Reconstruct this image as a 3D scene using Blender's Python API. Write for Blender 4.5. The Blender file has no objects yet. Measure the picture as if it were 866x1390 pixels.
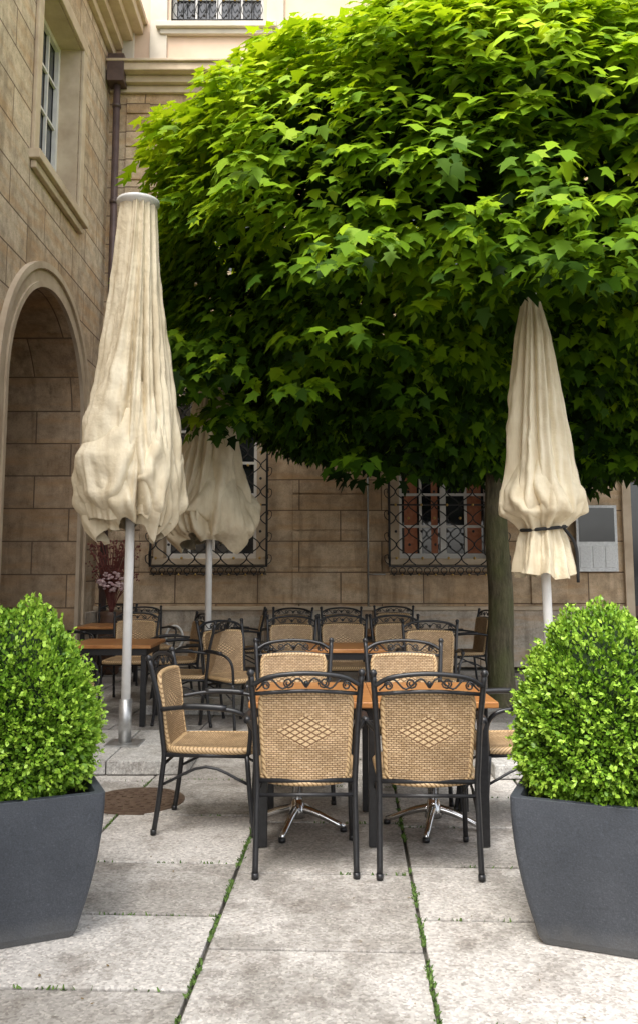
import bpy, math, random
import numpy as np
from mathutils import Vector, Matrix, noise
random.seed(7); rng=np.random.default_rng(11)
S=bpy.context.scene
COL=S.collection
pi=math.pi

# ------------------------------------------------------------ materials
def mat(name):
    m=bpy.data.materials.new(name); m.use_nodes=True
    nt=m.node_tree; b=nt.nodes['Principled BSDF']
    return m,nt,b
def N(nt,t,**kw):
    n=nt.nodes.new(t)
    for k,v in kw.items(): setattr(n,k,v)
    return n
def L(nt,a,b): nt.links.new(a,b)
def noise_n(nt,scale,detail=4,rough=.55,vec=None):
    n=N(nt,'ShaderNodeTexNoise'); n.inputs['Scale'].default_value=scale
    n.inputs['Detail'].default_value=min(detail,4); n.inputs['Roughness'].default_value=rough
    if vec is not None: L(nt,vec,n.inputs['Vector'])
    return n
def ramp(nt,fac,stops):
    r=N(nt,'ShaderNodeValToRGB'); e=r.color_ramp.elements
    while len(e)<len(stops): e.new(.5)
    for i,(p,c) in enumerate(stops):
        e[i].position=p; e[i].color=(c[0],c[1],c[2],1)
    L(nt,fac,r.inputs['Fac']); return r
def mix(nt,fac,a,b,mode='MIX'):
    m=N(nt,'ShaderNodeMix',data_type='RGBA',blend_type=mode)
    for s,v in ((m.inputs[0],fac),(m.inputs[6],a),(m.inputs[7],b)):
        if isinstance(v,(int,float)): s.default_value=v
        elif isinstance(v,tuple): s.default_value=(v[0],v[1],v[2],1)
        else: L(nt,v,s)
    return m.outputs[2]
def math_n(nt,op,a,b=None):
    m=N(nt,'ShaderNodeMath',operation=op)
    for i,v in enumerate((a,b)):
        if v is None: continue
        if isinstance(v,(int,float)): m.inputs[i].default_value=v
        else: L(nt,v,m.inputs[i])
    return m.outputs[0]
def bump(nt,b,h,strength=.3,dist=.01,prev=None):
    bp=N(nt,'ShaderNodeBump'); bp.inputs['Strength'].default_value=strength
    bp.inputs['Distance'].default_value=dist
    L(nt,h,bp.inputs['Height'])
    if prev is not None: L(nt,prev,bp.inputs['Normal'])
    if b is not None: L(nt,bp.outputs[0],b.inputs['Normal'])
    return bp.outputs[0]
def objc(nt):
    return N(nt,'ShaderNodeTexCoord').outputs['Object']
def simple(name,c1,c2,scale=8,rough=.6,metal=0,bs=.15,bd=.005,detail=3):
    m,nt,b=mat(name); v=objc(nt)
    n=noise_n(nt,scale,detail,.6,v)
    r=ramp(nt,n.outputs[0],[(.3,c1),(.7,c2)])
    L(nt,r.outputs[0],b.inputs['Base Color'])
    b.inputs['Roughness'].default_value=rough; b.inputs['Metallic'].default_value=metal
    if bs>=.2:
        n2=noise_n(nt,scale*6,2,.6,v)
        bump(nt,b,n2.outputs[0],bs,bd)
    return m

def ashlar(name,axis,bw=1.25,bh=.47,c1=(.60,.46,.31),c2=(.42,.29,.175),joint=(.17,.115,.075),off=(0,0),pale=(.64,.55,.43),mortar=.010):
    m,nt,b=mat(name); v=objc(nt)
    sp=N(nt,'ShaderNodeSeparateXYZ'); L(nt,v,sp.inputs[0])
    cb=N(nt,'ShaderNodeCombineXYZ')
    L(nt,math_n(nt,'ADD',sp.outputs[axis],off[0]+20*bw),cb.inputs[0])
    L(nt,math_n(nt,'ADD',sp.outputs[2],off[1]+20*bh),cb.inputs[1])
    br=N(nt,'ShaderNodeTexBrick'); L(nt,cb.outputs[0],br.inputs['Vector'])
    br.inputs['Scale'].default_value=1; br.inputs['Brick Width'].default_value=bw
    br.inputs['Row Height'].default_value=bh; br.inputs['Mortar Size'].default_value=mortar
    br.inputs['Mortar Smooth'].default_value=.25; br.inputs['Bias'].default_value=0
    br.inputs['Color1'].default_value=(*c1,1); br.inputs['Color2'].default_value=(*c2,1)
    br.inputs['Mortar'].default_value=(*joint,1)
    n1=noise_n(nt,.9,4,.6,v); r1=ramp(nt,n1.outputs[0],[(.38,(0,0,0)),(.66,(1,1,1))])
    col=mix(nt,math_n(nt,'MULTIPLY',r1.outputs[0],.5),br.outputs['Color'],pale)
    n2=noise_n(nt,5,4,.75,v); r2=ramp(nt,n2.outputs[0],[(.3,(.62,.59,.56)),(.62,(1.10,1.08,1.05))])
    col=mix(nt,1,col,r2.outputs[0],'MULTIPLY')
    n3=noise_n(nt,60,3,.7,v); r3=ramp(nt,n3.outputs[0],[(.3,(.64,.62,.60)),(.5,(1,1,1))])
    col=mix(nt,.8,col,r3.outputs[0],'MULTIPLY')
    mp=N(nt,'ShaderNodeMapping'); mp.inputs['Scale'].default_value=(1,1,6); L(nt,v,mp.inputs[0])
    n4=noise_n(nt,1.1,4,.6,mp.outputs[0]); r4=ramp(nt,n4.outputs[0],[(.48,(0,0,0)),(.68,(1,1,1))])
    col=mix(nt,math_n(nt,'MULTIPLY',r4.outputs[0],.5),col,(.50,.29,.13))
    mp2=N(nt,'ShaderNodeMapping'); mp2.inputs['Scale'].default_value=(5,5,.5); L(nt,v,mp2.inputs[0])
    n5=noise_n(nt,.9,4,.65,mp2.outputs[0]); r5=ramp(nt,n5.outputs[0],[(.52,(1,1,1)),(.70,(.55,.54,.53))])
    col=mix(nt,.8,col,r5.outputs[0],'MULTIPLY')
    col=mix(nt,math_n(nt,'MULTIPLY',br.outputs['Fac'],.85),col,joint)
    L(nt,col,b.inputs['Base Color']); b.inputs['Roughness'].default_value=.9
    b.inputs['Specular IOR Level'].default_value=.2
    inv=math_n(nt,'SUBTRACT',1,br.outputs['Fac'])
    h=math_n(nt,'ADD',inv,math_n(nt,'MULTIPLY',n3.outputs[0],.22))
    bump(nt,b,h,.7,.018)
    return m
M={}
M['wall_b']=ashlar('sandstone_back',0,off=(.3,.0),c1=(.64,.49,.33),c2=(.47,.33,.20))
M['wall_l']=ashlar('sandstone_left',1,1.15,.46,c1=(.62,.51,.38),c2=(.48,.37,.255),off=(0,.1))
M['reveal']=ashlar('sandstone_reveal',0,1.0,.46,c1=(.54,.39,.25),c2=(.39,.27,.165),pale=(.50,.40,.29))
M['plinth']=ashlar('plinth_stone',0,1.6,1.2,c1=(.54,.48,.40),c2=(.46,.40,.33),pale=(.58,.53,.46))
M['trim']=simple('sandstone_trim',(.44,.335,.23),(.60,.49,.35),3,.9,bs=.3)
M['pinkplaster']=simple('pink_plaster',(.58,.43,.31),(.66,.50,.38),2,.9)
M['paletrim']=simple('pale_stone',(.48,.43,.35),(.60,.54,.45),2,.9)
M['iron']=simple('wrought_iron',(.012,.012,.013),(.03,.028,.026),20,.45,.3)
M['gold']=simple('gilt_knots',(.45,.28,.08),(.6,.4,.12),30,.4,.7)
M['winframe']=simple('window_frame_paint',(.62,.60,.56),(.74,.72,.68),6,.5)
M['pipe']=simple('copper_downpipe',(.075,.05,.045),(.13,.085,.075),5,.5,.2)
M['curtain']=simple('curtain',(.34,.12,.06),(.48,.2,.11),12,.9)
def glass():
    m,nt,b=mat('window_glass'); n=noise_n(nt,.8,3,.5,objc(nt))
    r=ramp(nt,n.outputs[0],[(.35,(.012,.014,.016)),(.7,(.05,.055,.06))])
    L(nt,r.outputs[0],b.inputs['Base Color']); b.inputs['Roughness'].default_value=.04
    b.inputs['Specular IOR Level'].default_value=.8
    n2=noise_n(nt,2,2,.5); bump(nt,b,n2.outputs[0],.04,.02)
    return m
M['glass']=glass()
M['black']=simple('black_powder_coat',(.010,.010,.011),(.022,.022,.024),40,.38,0)
M['chrome']=simple('chrome_metal',(.55,.55,.55),(.7,.7,.7),20,.18,1)
M['polewhite']=simple('white_pole_paint',(.68,.67,.64),(.8,.79,.76),6,.4)
M['strap']=simple('black_strap',(.01,.01,.01),(.02,.02,.02),60,.8)
M['steel']=simple('galvanised_steel',(.35,.35,.34),(.5,.5,.49),25,.4,.8)

def wood():
    m,nt,b=mat('table_wood'); v=objc(nt)
    mp=N(nt,'ShaderNodeMapping'); mp.inputs['Scale'].default_value=(2,22,8); L(nt,v,mp.inputs[0])
    n=noise_n(nt,2.2,4,.6,mp.outputs[0])
    r=ramp(nt,n.outputs[0],[(.3,(.30,.115,.035)),(.55,(.43,.19,.06)),(.75,(.52,.26,.10))])
    L(nt,r.outputs[0],b.inputs['Base Color']); b.inputs['Roughness'].default_value=.3
    return m
M['wood']=wood()
def wicker(name,ax,diamond):
    m,nt,b=mat(name); v=objc(nt)
    sp=N(nt,'ShaderNodeSeparateXYZ'); L(nt,v,sp.inputs[0])
    cb=N(nt,'ShaderNodeCombineXYZ'); L(nt,math_n(nt,'ADD',sp.outputs[0],5.0),cb.inputs[0]); L(nt,math_n(nt,'ADD',sp.outputs[ax],5.0),cb.inputs[1])
    br=N(nt,'ShaderNodeTexBrick'); L(nt,cb.outputs[0],br.inputs['Vector'])
    br.inputs['Scale'].default_value=1; br.inputs['Brick Width'].default_value=.024
    br.inputs['Row Height'].default_value=.0105; br.inputs['Mortar Size'].default_value=.0018
    br.inputs['Mortar Smooth'].default_value=.6
    br.inputs['Color1'].default_value=(.64,.47,.29,1); br.inputs['Color2'].default_value=(.47,.325,.18,1)
    br.inputs['Mortar'].default_value=(.14,.08,.035,1)
    col=br.outputs['Color']; h=math_n(nt,'SUBTRACT',1,br.outputs['Fac'])
    oi=N(nt,'ShaderNodeObjectInfo')
    n=noise_n(nt,9,3,.5,v); r=ramp(nt,n.outputs[0],[(.3,(.80,.77,.73)),(.65,(1.08,1.06,1.04))])
    col=mix(nt,1,col,r.outputs[0],'MULTIPLY')
    tint=ramp(nt,oi.outputs['Random'],[(0,(.86,.84,.80)),(1,(1.06,1.04,1.02))])
    col=mix(nt,1,col,tint.outputs[0],'MULTIPLY')
    if diamond:
        ax_=math_n(nt,'ABSOLUTE',sp.outputs[0]); az=math_n(nt,'ABSOLUTE',math_n(nt,'SUBTRACT',sp.outputs[2],.665))
        dd=math_n(nt,'ADD',math_n(nt,'DIVIDE',ax_,.15),math_n(nt,'DIVIDE',az,.08))
        inside=math_n(nt,'LESS_THAN',dd,1.0)
        p1=math_n(nt,'ADD',sp.outputs[0],math_n(nt,'MULTIPLY',sp.outputs[2],1.8))
        p2=math_n(nt,'SUBTRACT',sp.outputs[0],math_n(nt,'MULTIPLY',sp.outputs[2],1.8))
        s1=math_n(nt,'ABSOLUTE',math_n(nt,'SINE',math_n(nt,'MULTIPLY',p1,62)))
        s2=math_n(nt,'ABSOLUTE',math_n(nt,'SINE',math_n(nt,'MULTIPLY',p2,62)))
        pr=math_n(nt,'LESS_THAN',math_n(nt,'MINIMUM',s1,s2),.42)
        dc=mix(nt,pr,(.74,.54,.31),(.17,.085,.035))
        col=mix(nt,math_n(nt,'MULTIPLY',inside,.85),col,dc)
    L(nt,col,b.inputs['Base Color']); b.inputs['Roughness'].default_value=.5
    bump(nt,b,h,.8,.004)
    return m
M['wk_back']=wicker('wicker_back',2,True)
M['wk_seat']=wicker('wicker_seat',1,False)
def wrap():
    m,nt,b=mat('wicker_binding'); v=objc(nt)
    w=N(nt,'ShaderNodeTexWave',wave_type='BANDS',bands_direction='DIAGONAL'); w.inputs['Scale'].default_value=28
    L(nt,v,w.inputs[0]); r=ramp(nt,w.outputs[0],[(.1,(.26,.15,.065)),(.5,(.58,.41,.22))])
    L(nt,r.outputs[0],b.inputs['Base Color']); b.inputs['Roughness'].default_value=.5
    return m
M['wk_edge']=wrap()
def cloth():
    m,nt,b=mat('cream_canvas'); v=objc(nt)
    n=noise_n(nt,2.2,4,.6,v); r=ramp(nt,n.outputs[0],[(.3,(.62,.53,.37)),(.65,(.78,.70,.53))])
    mp=N(nt,'ShaderNodeMapping'); mp.inputs['Scale'].default_value=(9,9,.8); L(nt,v,mp.inputs[0])
    n3=noise_n(nt,1.5,4,.6,mp.outputs[0]); r3=ramp(nt,n3.outputs[0],[(.3,(.84,.81,.76)),(.6,(1,1,1))])
    col=mix(nt,1,r.outputs[0],r3.outputs[0],'MULTIPLY')
    L(nt,col,b.inputs['Base Color']); b.inputs['Roughness'].default_value=.85
    b.inputs['Specular IOR Level'].default_value=.2
    n2=noise_n(nt,8,3,.6,v); bump(nt,b,n2.outputs[0],.5,.035)
    return m
M['cloth']=cloth()
def slabmat(name,light,dark,attr=True):
    m,nt,b=mat(name); v=objc(nt)
    if attr:
        a=N(nt,'ShaderNodeAttribute',attribute_name='v'); av=a.outputs['Fac']
    n=noise_n(nt,1.9,4,.75,v)
    nn=math_n(nt,'ADD',n.outputs[0],math_n(nt,'MULTIPLY',math_n(nt,'SUBTRACT',av,.5),.30)) if attr else n.outputs[0]
    r=ramp(nt,nn,[(.40,dark),(.58,light)])
    vo=N(nt,'ShaderNodeTexVoronoi'); vo.inputs['Scale'].default_value=95; L(nt,v,vo.inputs['Vector'])
    sp=N(nt,'ShaderNodeSeparateColor'); L(nt,vo.outputs['Color'],sp.inputs[0])
    rr=ramp(nt,sp.outputs[0],[(0,(.50,.48,.46)),(.45,(.90,.89,.88)),(.8,(1.05,1.04,1.03)),(1,(1.4,1.37,1.34))])
    col=mix(nt,.7,r.outputs[0],rr.outputs[0],'MULTIPLY')
    n3=noise_n(nt,4.2,4,.75,v); r3=ramp(nt,n3.outputs[0],[(.50,(1,1,1)),(.68,(.60,.57,.54))])
    col=mix(nt,.8,col,r3.outputs[0],'MULTIPLY')
    n6=noise_n(nt,23,3,.6,v); r6=ramp(nt,n6.outputs[0],[(.62,(1,1,1)),(.72,(.55,.52,.48))])
    col=mix(nt,.7,col,r6.outputs[0],'MULTIPLY')
    L(nt,col,b.inputs['Base Color']); b.inputs['Roughness'].default_value=.8
    bump(nt,b,vo.outputs['Distance'],.3,.004)
    return m
M['slab']=slabmat('paving_aggregate',(.52,.495,.46),(.32,.30,.27))
M['base']=slabmat('concrete_base',(.54,.53,.50),(.44,.43,.405),False)
M['ground']=slabmat('ground_grit',(.13,.125,.10),(.07,.065,.05),False)
M['manhole']=simple('cast_iron_rust',(.085,.05,.032),(.16,.11,.075),25,.7,.3,bs=.4)
def planterm():
    m,nt,b=mat('planter_grey'); v=objc(nt)
    n=noise_n(nt,3,4,.6,v); r=ramp(nt,n.outputs[0],[(.3,(.034,.040,.050)),(.7,(.060,.067,.080))])
    n2=noise_n(nt,150,3,.7,v); r2=ramp(nt,n2.outputs[0],[(.35,(.75,.75,.75)),(.62,(1.15,1.15,1.15)),(.74,(1.9,1.9,1.9))])
    col=mix(nt,1,r.outputs[0],r2.outputs[0],'MULTIPLY')
    # dusty splash zone near the ground
    sp=N(nt,'ShaderNodeSeparateXYZ'); L(nt,v,sp.inputs[0])
    n4=noise_n(nt,14,3,.6,v)
    zz=math_n(nt,'ADD',sp.outputs[2],math_n(nt,'MULTIPLY',n4.outputs[0],.10))
    rz=ramp(nt,zz,[(.05,(1,1,1)),(.15,(0,0,0))])
    col=mix(nt,math_n(nt,'MULTIPLY',rz.outputs[0],.35),col,(.17,.16,.14))
    L(nt,col,b.inputs['Base Color'])
    b.inputs['Roughness'].default_value=.55; bump(nt,b,n2.outputs[0],.35,.003); return m
M['planter']=planterm()
M['soil']=simple('soil',(.03,.02,.012),(.06,.04,.025),30,.95,bs=.8,bd=.02)
def leafm(name,stops,trans,tcol,rough=.5,spec=.3):
    m,nt,b=mat(name)
    a=N(nt,'ShaderNodeAttribute',attribute_name='v')
    r=ramp(nt,a.outputs['Fac'],stops)
    L(nt,r.outputs[0],b.inputs['Base Color']); b.inputs['Roughness'].default_value=rough
    b.inputs['Specular IOR Level'].default_value=spec
    if trans:
        tr=N(nt,'ShaderNodeBsdfTranslucent')
        L(nt,mix(nt,1,r.outputs[0],tcol,'MULTIPLY'),tr.inputs[0])
        mx=N(nt,'ShaderNodeMixShader'); mx.inputs[0].default_value=trans
        L(nt,b.outputs[0],mx.inputs[1]); L(nt,tr.outputs[0],mx.inputs[2]); L(nt,mx.outputs[0],nt.nodes['Material Output'].inputs[0])
    return m
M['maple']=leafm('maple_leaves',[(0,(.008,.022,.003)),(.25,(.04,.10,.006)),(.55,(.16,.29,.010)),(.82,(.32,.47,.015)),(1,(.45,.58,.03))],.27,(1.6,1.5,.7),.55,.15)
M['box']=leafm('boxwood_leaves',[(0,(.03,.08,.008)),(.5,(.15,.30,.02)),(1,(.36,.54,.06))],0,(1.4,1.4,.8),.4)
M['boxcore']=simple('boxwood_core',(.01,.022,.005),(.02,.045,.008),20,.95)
def bark():
    m,nt,b=mat('mossy_bark'); v=objc(nt)
    mp=N(nt,'ShaderNodeMapping'); mp.inputs['Scale'].default_value=(1,1,.25); L(nt,v,mp.inputs[0])
    n=noise_n(nt,22,4,.7,mp.outputs[0]); r=ramp(nt,n.outputs[0],[(.3,(.035,.03,.016)),(.65,(.14,.12,.07))])
    n2=noise_n(nt,2.5,4,.6,v); r2=ramp(nt,n2.outputs[0],[(.4,(0,0,0)),(.65,(1,1,1))])
    L(nt,mix(nt,math_n(nt,'MULTIPLY',r2.outputs[0],.6),r.outputs[0],(.09,.105,.03)),b.inputs['Base Color'])
    b.inputs['Roughness'].default_value=.9; bump(nt,b,n.outputs[0],.9,.03); return m
M['bark']=bark()
M['moss']=simple('moss',(.05,.11,.02),(.13,.21,.04),30,.9)
M['litter']=simple('dry_litter',(.10,.06,.025),(.24,.17,.07),60,.9)
M['paper']=simple('menu_paper',(.6,.6,.58),(.8,.8,.78),40,.7)
M['dried']=simple('dried_twigs',(.14,.035,.03),(.24,.08,.06),20,.8)
M['petal']=simple('pale_petals',(.6,.36,.38),(.72,.58,.56),20,.7)
M['vase']=simple('vase_glaze',(.09,.05,.03),(.16,.09,.06),8,.5)
M['doorwood']=simple('door_wood',(.05,.022,.012),(.10,.04,.022),6,.45)
M['white']=simple('white_enamel',(.66,.65,.62),(.78,.77,.74),6,.5)

# ------------------------------------------------------------ mesh builder
def catmull(pts,n=6):
    P=[Vector(p) for p in pts]
    if len(P)<3: return P
    out=[]
    for i in range(len(P)-1):
        p0=P[i-1] if i>0 else P[0]*2-P[1]; p1=P[i]; p2=P[i+1]
        p3=P[i+2] if i+2<len(P) else P[-1]*2-P[-2]
        for k in range(n):
            t=k/n
            out.append(.5*((2*p1)+(p2-p0)*t+(2*p0-5*p1+4*p2-p3)*t*t+(3*p1-p0-3*p2+p3)*t**3))
    out.append(P[-1]); return out
class MB:
    def __init__(s): s.v=[]; s.f=[]; s.m=[]; s.s=[]; s.mats=[]
    def mi(s,k):
        if k not in s.mats: s.mats.append(k)
        return s.mats.index(k)
    def add(s,vs,fs,k,smooth=False):
        o=len(s.v); i=s.mi(k); s.v+= [tuple(p) for p in vs]
        for f in fs: s.f.append([a+o for a in f]); s.m.append(i); s.s.append(smooth)
    def box(s,x0,x1,y0,y1,z0,z1,k,rot=0,piv=None):
        vs=[(x,y,z) for z in (z0,z1) for y in (y0,y1) for x in (x0,x1)]
        if rot:
            px,py=piv if piv else ((x0+x1)/2,(y0+y1)/2); c,sn=math.cos(rot),math.sin(rot)
            vs=[(px+(x-px)*c-(y-py)*sn,py+(x-px)*sn+(y-py)*c,z) for x,y,z in vs]
        s.add(vs,[(0,2,3,1),(4,5,7,6),(0,1,5,4),(1,3,7,5),(3,2,6,7),(2,0,4,6)],k)
    def tube(s,path,r,k,seg=6,closed=False,flat=1.0):
        P=[Vector(p) for p in path]; n=len(P)
        R=r if isinstance(r,(list,tuple)) else [r]*n
        vs=[]; up=None
        for i in range(n):
            if closed: t=P[(i+1)%n]-P[i-1]
            else: t=P[min(i+1,n-1)]-P[max(i-1,0)]
            if t.length<1e-9: t=Vector((0,0,1))
            t.normalize()
            if up is None:
                up=t.orthogonal().normalized()
            else:
                up=(up-t*up.dot(t))
                up=up.normalized() if up.length>1e-6 else t.orthogonal().normalized()
            b=t.cross(up)
            for j in range(seg):
                a=2*pi*j/seg
                vs.append(P[i]+(up*math.cos(a)+b*math.sin(a)*flat)*R[i])
        fs=[]
        for i in range(n if closed else n-1):
            i2=(i+1)%n
            for j in range(seg):
                j2=(j+1)%seg
                fs.append((i*seg+j,i*seg+j2,i2*seg+j2,i2*seg+j))
        if not closed:
            fs.append(tuple(reversed(range(seg)))); fs.append(tuple((n-1)*seg+j for j in range(seg)))
        s.add(vs,fs,k,True)
    def lathe(s,prof,c,k,seg=24,smooth=True):
        vs=[];fs=[];n=len(prof)
        for r,z in prof:
            for j in range(seg):
                a=2*pi*j/seg; vs.append((c[0]+r*math.cos(a),c[1]+r*math.sin(a),c[2]+z))
        for i in range(n-1):
            for j in range(seg):
                j2=(j+1)%seg; fs.append((i*seg+j,i*seg+j2,(i+1)*seg+j2,(i+1)*seg+j))
        fs.append(tuple(reversed(range(seg)))); fs.append(tuple((n-1)*seg+j for j in range(seg)))
        s.add(vs,fs,k,smooth)
    def ball(s,c,r,k,seg=8,sc=(1,1,1)):
        vs=[];fs=[];rings=seg//2
        for i in range(rings+1):
            ph=pi*i/rings
            for j in range(seg):
                a=2*pi*j/seg
                vs.append((c[0]+r*sc[0]*math.sin(ph)*math.cos(a),c[1]+r*sc[1]*math.sin(ph)*math.sin(a),c[2]+r*sc[2]*math.cos(ph)))
        for i in range(rings):
            for j in range(seg):
                j2=(j+1)%seg; fs.append((i*seg+j,(i+1)*seg+j,(i+1)*seg+j2,i*seg+j2))
        s.add(vs,fs,k,True)
    def mesh(s,name):
        me=bpy.data.meshes.new(name); me.from_pydata(s.v,[],s.f)
        for k in s.mats: me.materials.append(M[k])
        me.polygons.foreach_set('material_index',s.m); me.polygons.foreach_set('use_smooth',s.s)
        me.update(); return me
    def obj(s,name,parent=None,bevel=0,loc=None,rot=0):
        o=bpy.data.objects.new(name,s.mesh(name)); COL.objects.link(o)
        if loc: o.location=loc
        if rot: o.rotation_euler=(0,0,rot)
        if parent: o.parent=parent
        if bevel:
            b=o.modifiers.new('bevel','BEVEL'); b.width=bevel; b.segments=2; b.limit_method='ANGLE'; b.angle_limit=math.radians(50)
        return o
def empty(name,loc=(0,0,0)):
    e=bpy.data.objects.new(name,None); e.location=loc; e.empty_display_size=.2; COL.objects.link(e); return e

# ------------------------------------------------------------ world, light, camera
w=bpy.data.worlds.new('World'); S.world=w; w.use_nodes=True
nt=w.node_tree; bg=nt.nodes['Background']
sk=N(nt,'ShaderNodeTexSky',sky_type='NISHITA'); sk.sun_disc=False
sk.sun_elevation=math.radians(60); sk.sun_rotation=math.radians(205); sk.air_density=1.0; sk.dust_density=4.0; sk.ozone_density=.8
hs=N(nt,'ShaderNodeHueSaturation'); hs.inputs['Saturation'].default_value=.32; L(nt,sk.outputs[0],hs.inputs['Color'])
L(nt,hs.outputs[0],bg.inputs[0]); bg.inputs[1].default_value=.45
sun=bpy.data.lights.new('sun','SUN'); sun.energy=2.8; sun.angle=math.radians(24); sun.color=(1,.965,.91)
so=bpy.data.objects.new('sun',sun); so.rotation_euler=(math.radians(30),0,math.radians(-25)); COL.objects.link(so)
cam=bpy.data.cameras.new('camera'); co=bpy.data.objects.new('camera',cam); COL.objects.link(co)
cam.sensor_fit='VERTICAL'; cam.sensor_height=36; cam.sensor_width=36; cam.lens=1120/1390*36
cam.shift_y=-45/1390; cam.clip_end=1000; cam.clip_start=.05
co.location=(0,0,1.43); co.rotation_euler=(math.radians(90+6.37),0,0)
S.camera=co
S.view_settings.view_transform='Standard'; S.view_settings.look='None'; S.view_settings.exposure=0

# ------------------------------------------------------------ ground + paving
g=MB(); g.add([(-200,-200,-.03),(200,-200,-.03),(200,200,-.03),(-200,200,-.03)],[(0,1,2,3)],'ground'); g.obj('ground')
pv=MB(); vals=[]; moss=[]
ang=math.radians(-2.4); ca,sa=math.cos(ang),math.sin(ang)
def RT(x,y): return (x*ca-(y-4)*sa, 4+x*sa+(y-4)*ca)
colw=.83; gap=.008
for ci in range(-5,10):
    x0=-.40+ci*colw; y=1.2-random.random()*.5
    if ci==0: y=1.29-.6
    while y<12.3:
        ln=random.choice([.62,.80,.83,.62])
        if ci==0: ln=.655 if y<3 else .8
        x1=x0+colw; y1=min(y+ln,12.9)
        j=lambda: random.uniform(-.002,.002); dz=random.uniform(-.003,.002)
        q=[RT(x0+gap+j(),y+gap),RT(x1-gap+j(),y+gap),RT(x1-gap+j(),y1-gap),RT(x0+gap+j(),y1-gap)]
        ce=((q[0][0]+q[2][0])/2,(q[0][1]+q[2][1])/2)
        if ce[0]>-3.6 and max(a[1] for a in q)<12.58:
            vs=[(a,b_,-.04) for a,b_ in q]+[(a,b_,dz) for a,b_ in q]
            pv.add(vs,[(4,5,6,7),(0,1,5,4),(1,2,6,5),(2,3,7,6),(3,0,4,7)],'slab')
            vals+= [random.random()]*5
        moss.append((x0,y,x1,y1))
        y=y1
po=pv.obj('paving',bevel=.005)
at=po.data.attributes.new('v','FLOAT','FACE'); at.data.foreach_set('value',vals)
mo=MB()
for (x0,y0,x1,y1) in moss:
    if y0>7 : continue
    segs=[((x0,y0),(x0,y1),1.0 if abs(x0+.4)<.1 or abs(x0-.43)<.1 else .35),((x0,y0),(x1,y0),.16)]
    for (a,b_,dens) in segs:
        ln=math.hypot(b_[0]-a[0],b_[1]-a[1])
        for i in range(int(ln*340*dens)):
            t=random.random(); 
            nv=noise.noise(Vector(((a[0]+(b_[0]-a[0])*t)*5,(a[1]+(b_[1]-a[1])*t)*5,1)))
            if nv<-.10: continue
            px,py=RT(a[0]+(b_[0]-a[0])*t+random.gauss(0,.004+.008*max(nv,0)),a[1]+(b_[1]-a[1])*t+random.gauss(0,.004))
            h=random.uniform(.002,.010); a_=random.random()*pi; dx,dy=math.cos(a_)*.005,math.sin(a_)*.005
            lx,ly=random.gauss(0,.006),random.gauss(0,.006)
            mo.add([(px-dx,py-dy,-.006),(px+dx,py+dy,-.006),(px+lx+dx*.4,py+ly+dy*.4,h),(px+lx-dx*.4,py+ly-dy*.4,h)],[(0,1,2,3)],'moss')
mo.obj('moss')
li=MB(); rl=random.Random(21)
for i in range(420):
    px=rl.uniform(-3.0,4.0); py=2.6+rl.random()**1.2*9
    a_=rl.random()*6.28; s_=rl.uniform(.003,.011); e_=rl.uniform(.3,.8)
    c_,d_=math.cos(a_)*s_,math.sin(a_)*s_
    li.add([(px-c_,py-d_,.004),(px+d_*e_,py-c_*e_,.005),(px+c_,py+d_,.008),(px-d_*e_,py+c_*e_,.005)],[(0,1,2,3)],'litter')
li.obj('leaf_litter')
mh=MB(); c=(-1.14,5.36,0)
mh.lathe([(.30,-.01),(.30,.006),(.268,.007),(.266,.001),(.258,.001),(.256,.008),(.0,.008)],c,'manhole',48,False)
for r in (.06,.115,.17,.225):
    n=int(r*95)
    for i in range(n):
        a=2*pi*i/n; x=c[0]+r*math.cos(a); y=c[1]+r*math.sin(a)
        mh.box(x-.013,x+.013,y-.009,y+.009,.006,.0125,'manhole',rot=a+pi/2)
mh.obj('manhole_cover')

# ------------------------------------------------------------ building
B=empty('sandstone_building')
XL=-3.38; YB=12.6; TOP=14.0
def hole_wall(x0,x1,z0,z1,holes,key,plane,depth,mb,revkey=None):
    xs=sorted({x0,x1,*[h[0] for h in holes],*[h[1] for h in holes]})
    zs=sorted({z0,z1,*[h[2] for h in holes],*[h[3] for h in holes]})
    for i in range(len(xs)-1):
        for j in range(len(zs)-1):
            cx=(xs[i]+xs[i+1])/2; cz=(zs[j]+zs[j+1])/2
            if any(h[0]<cx<h[1] and h[2]<cz<h[3] for h in holes): continue
            mb.add([(xs[i],plane,zs[j]),(xs[i+1],plane,zs[j]),(xs[i+1],plane,zs[j+1]),(xs[i],plane,zs[j+1])],[(0,1,2,3)],key)
    for a,b_,c_,d in holes:
        p0,p1=plane,plane+depth
        mb.add([(a,p0,c_),(a,p1,c_),(a,p1,d),(a,p0,d)],[(0,1,2,3)],revkey or key)
        mb.add([(b_,p0,c_),(b_,p1,c_),(b_,p1,d),(b_,p0,d)],[(3,2,1,0)],revkey or key)
        mb.add([(a,p0,c_),(b_,p0,c_),(b_,p1,c_),(a,p1,c_)],[(0,1,2,3)],revkey or key)
        mb.add([(a,p0,d),(b_,p0,d),(b_,p1,d),(a,p1,d)],[(3,2,1,0)],revkey or key)
W1=(-2.35,-.95,1.62,4.1); W2=(1.22,2.62,1.62,4.1)
W1b=(-2.42,-.90,6.1,8.5); W2b=(1.2,2.7,6.1,8.5)
W1c=(-2.42,-.90,10.3,12.8); W2c=(1.2,2.7,10.3,12.8)
DR=(4.75,6.3,0,3.0)
wb=MB()
hole_wall(XL,11,0,9.3,[W1,W2,W1b,W2b,DR],'wall_b',YB,.32,wb,'trim')
hole_wall(XL,11,9.3,TOP,[W1c,W2c],'pinkplaster',YB,.30,wb,'paletrim')
wb.box(XL,11,YB+1.2,YB+1.4,0,TOP,'trim')
wb.box(XL,11,YB+.02,YB+1.4,TOP,TOP+.3,'trim')
wb.obj('back_wall',B)
t=MB()
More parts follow.
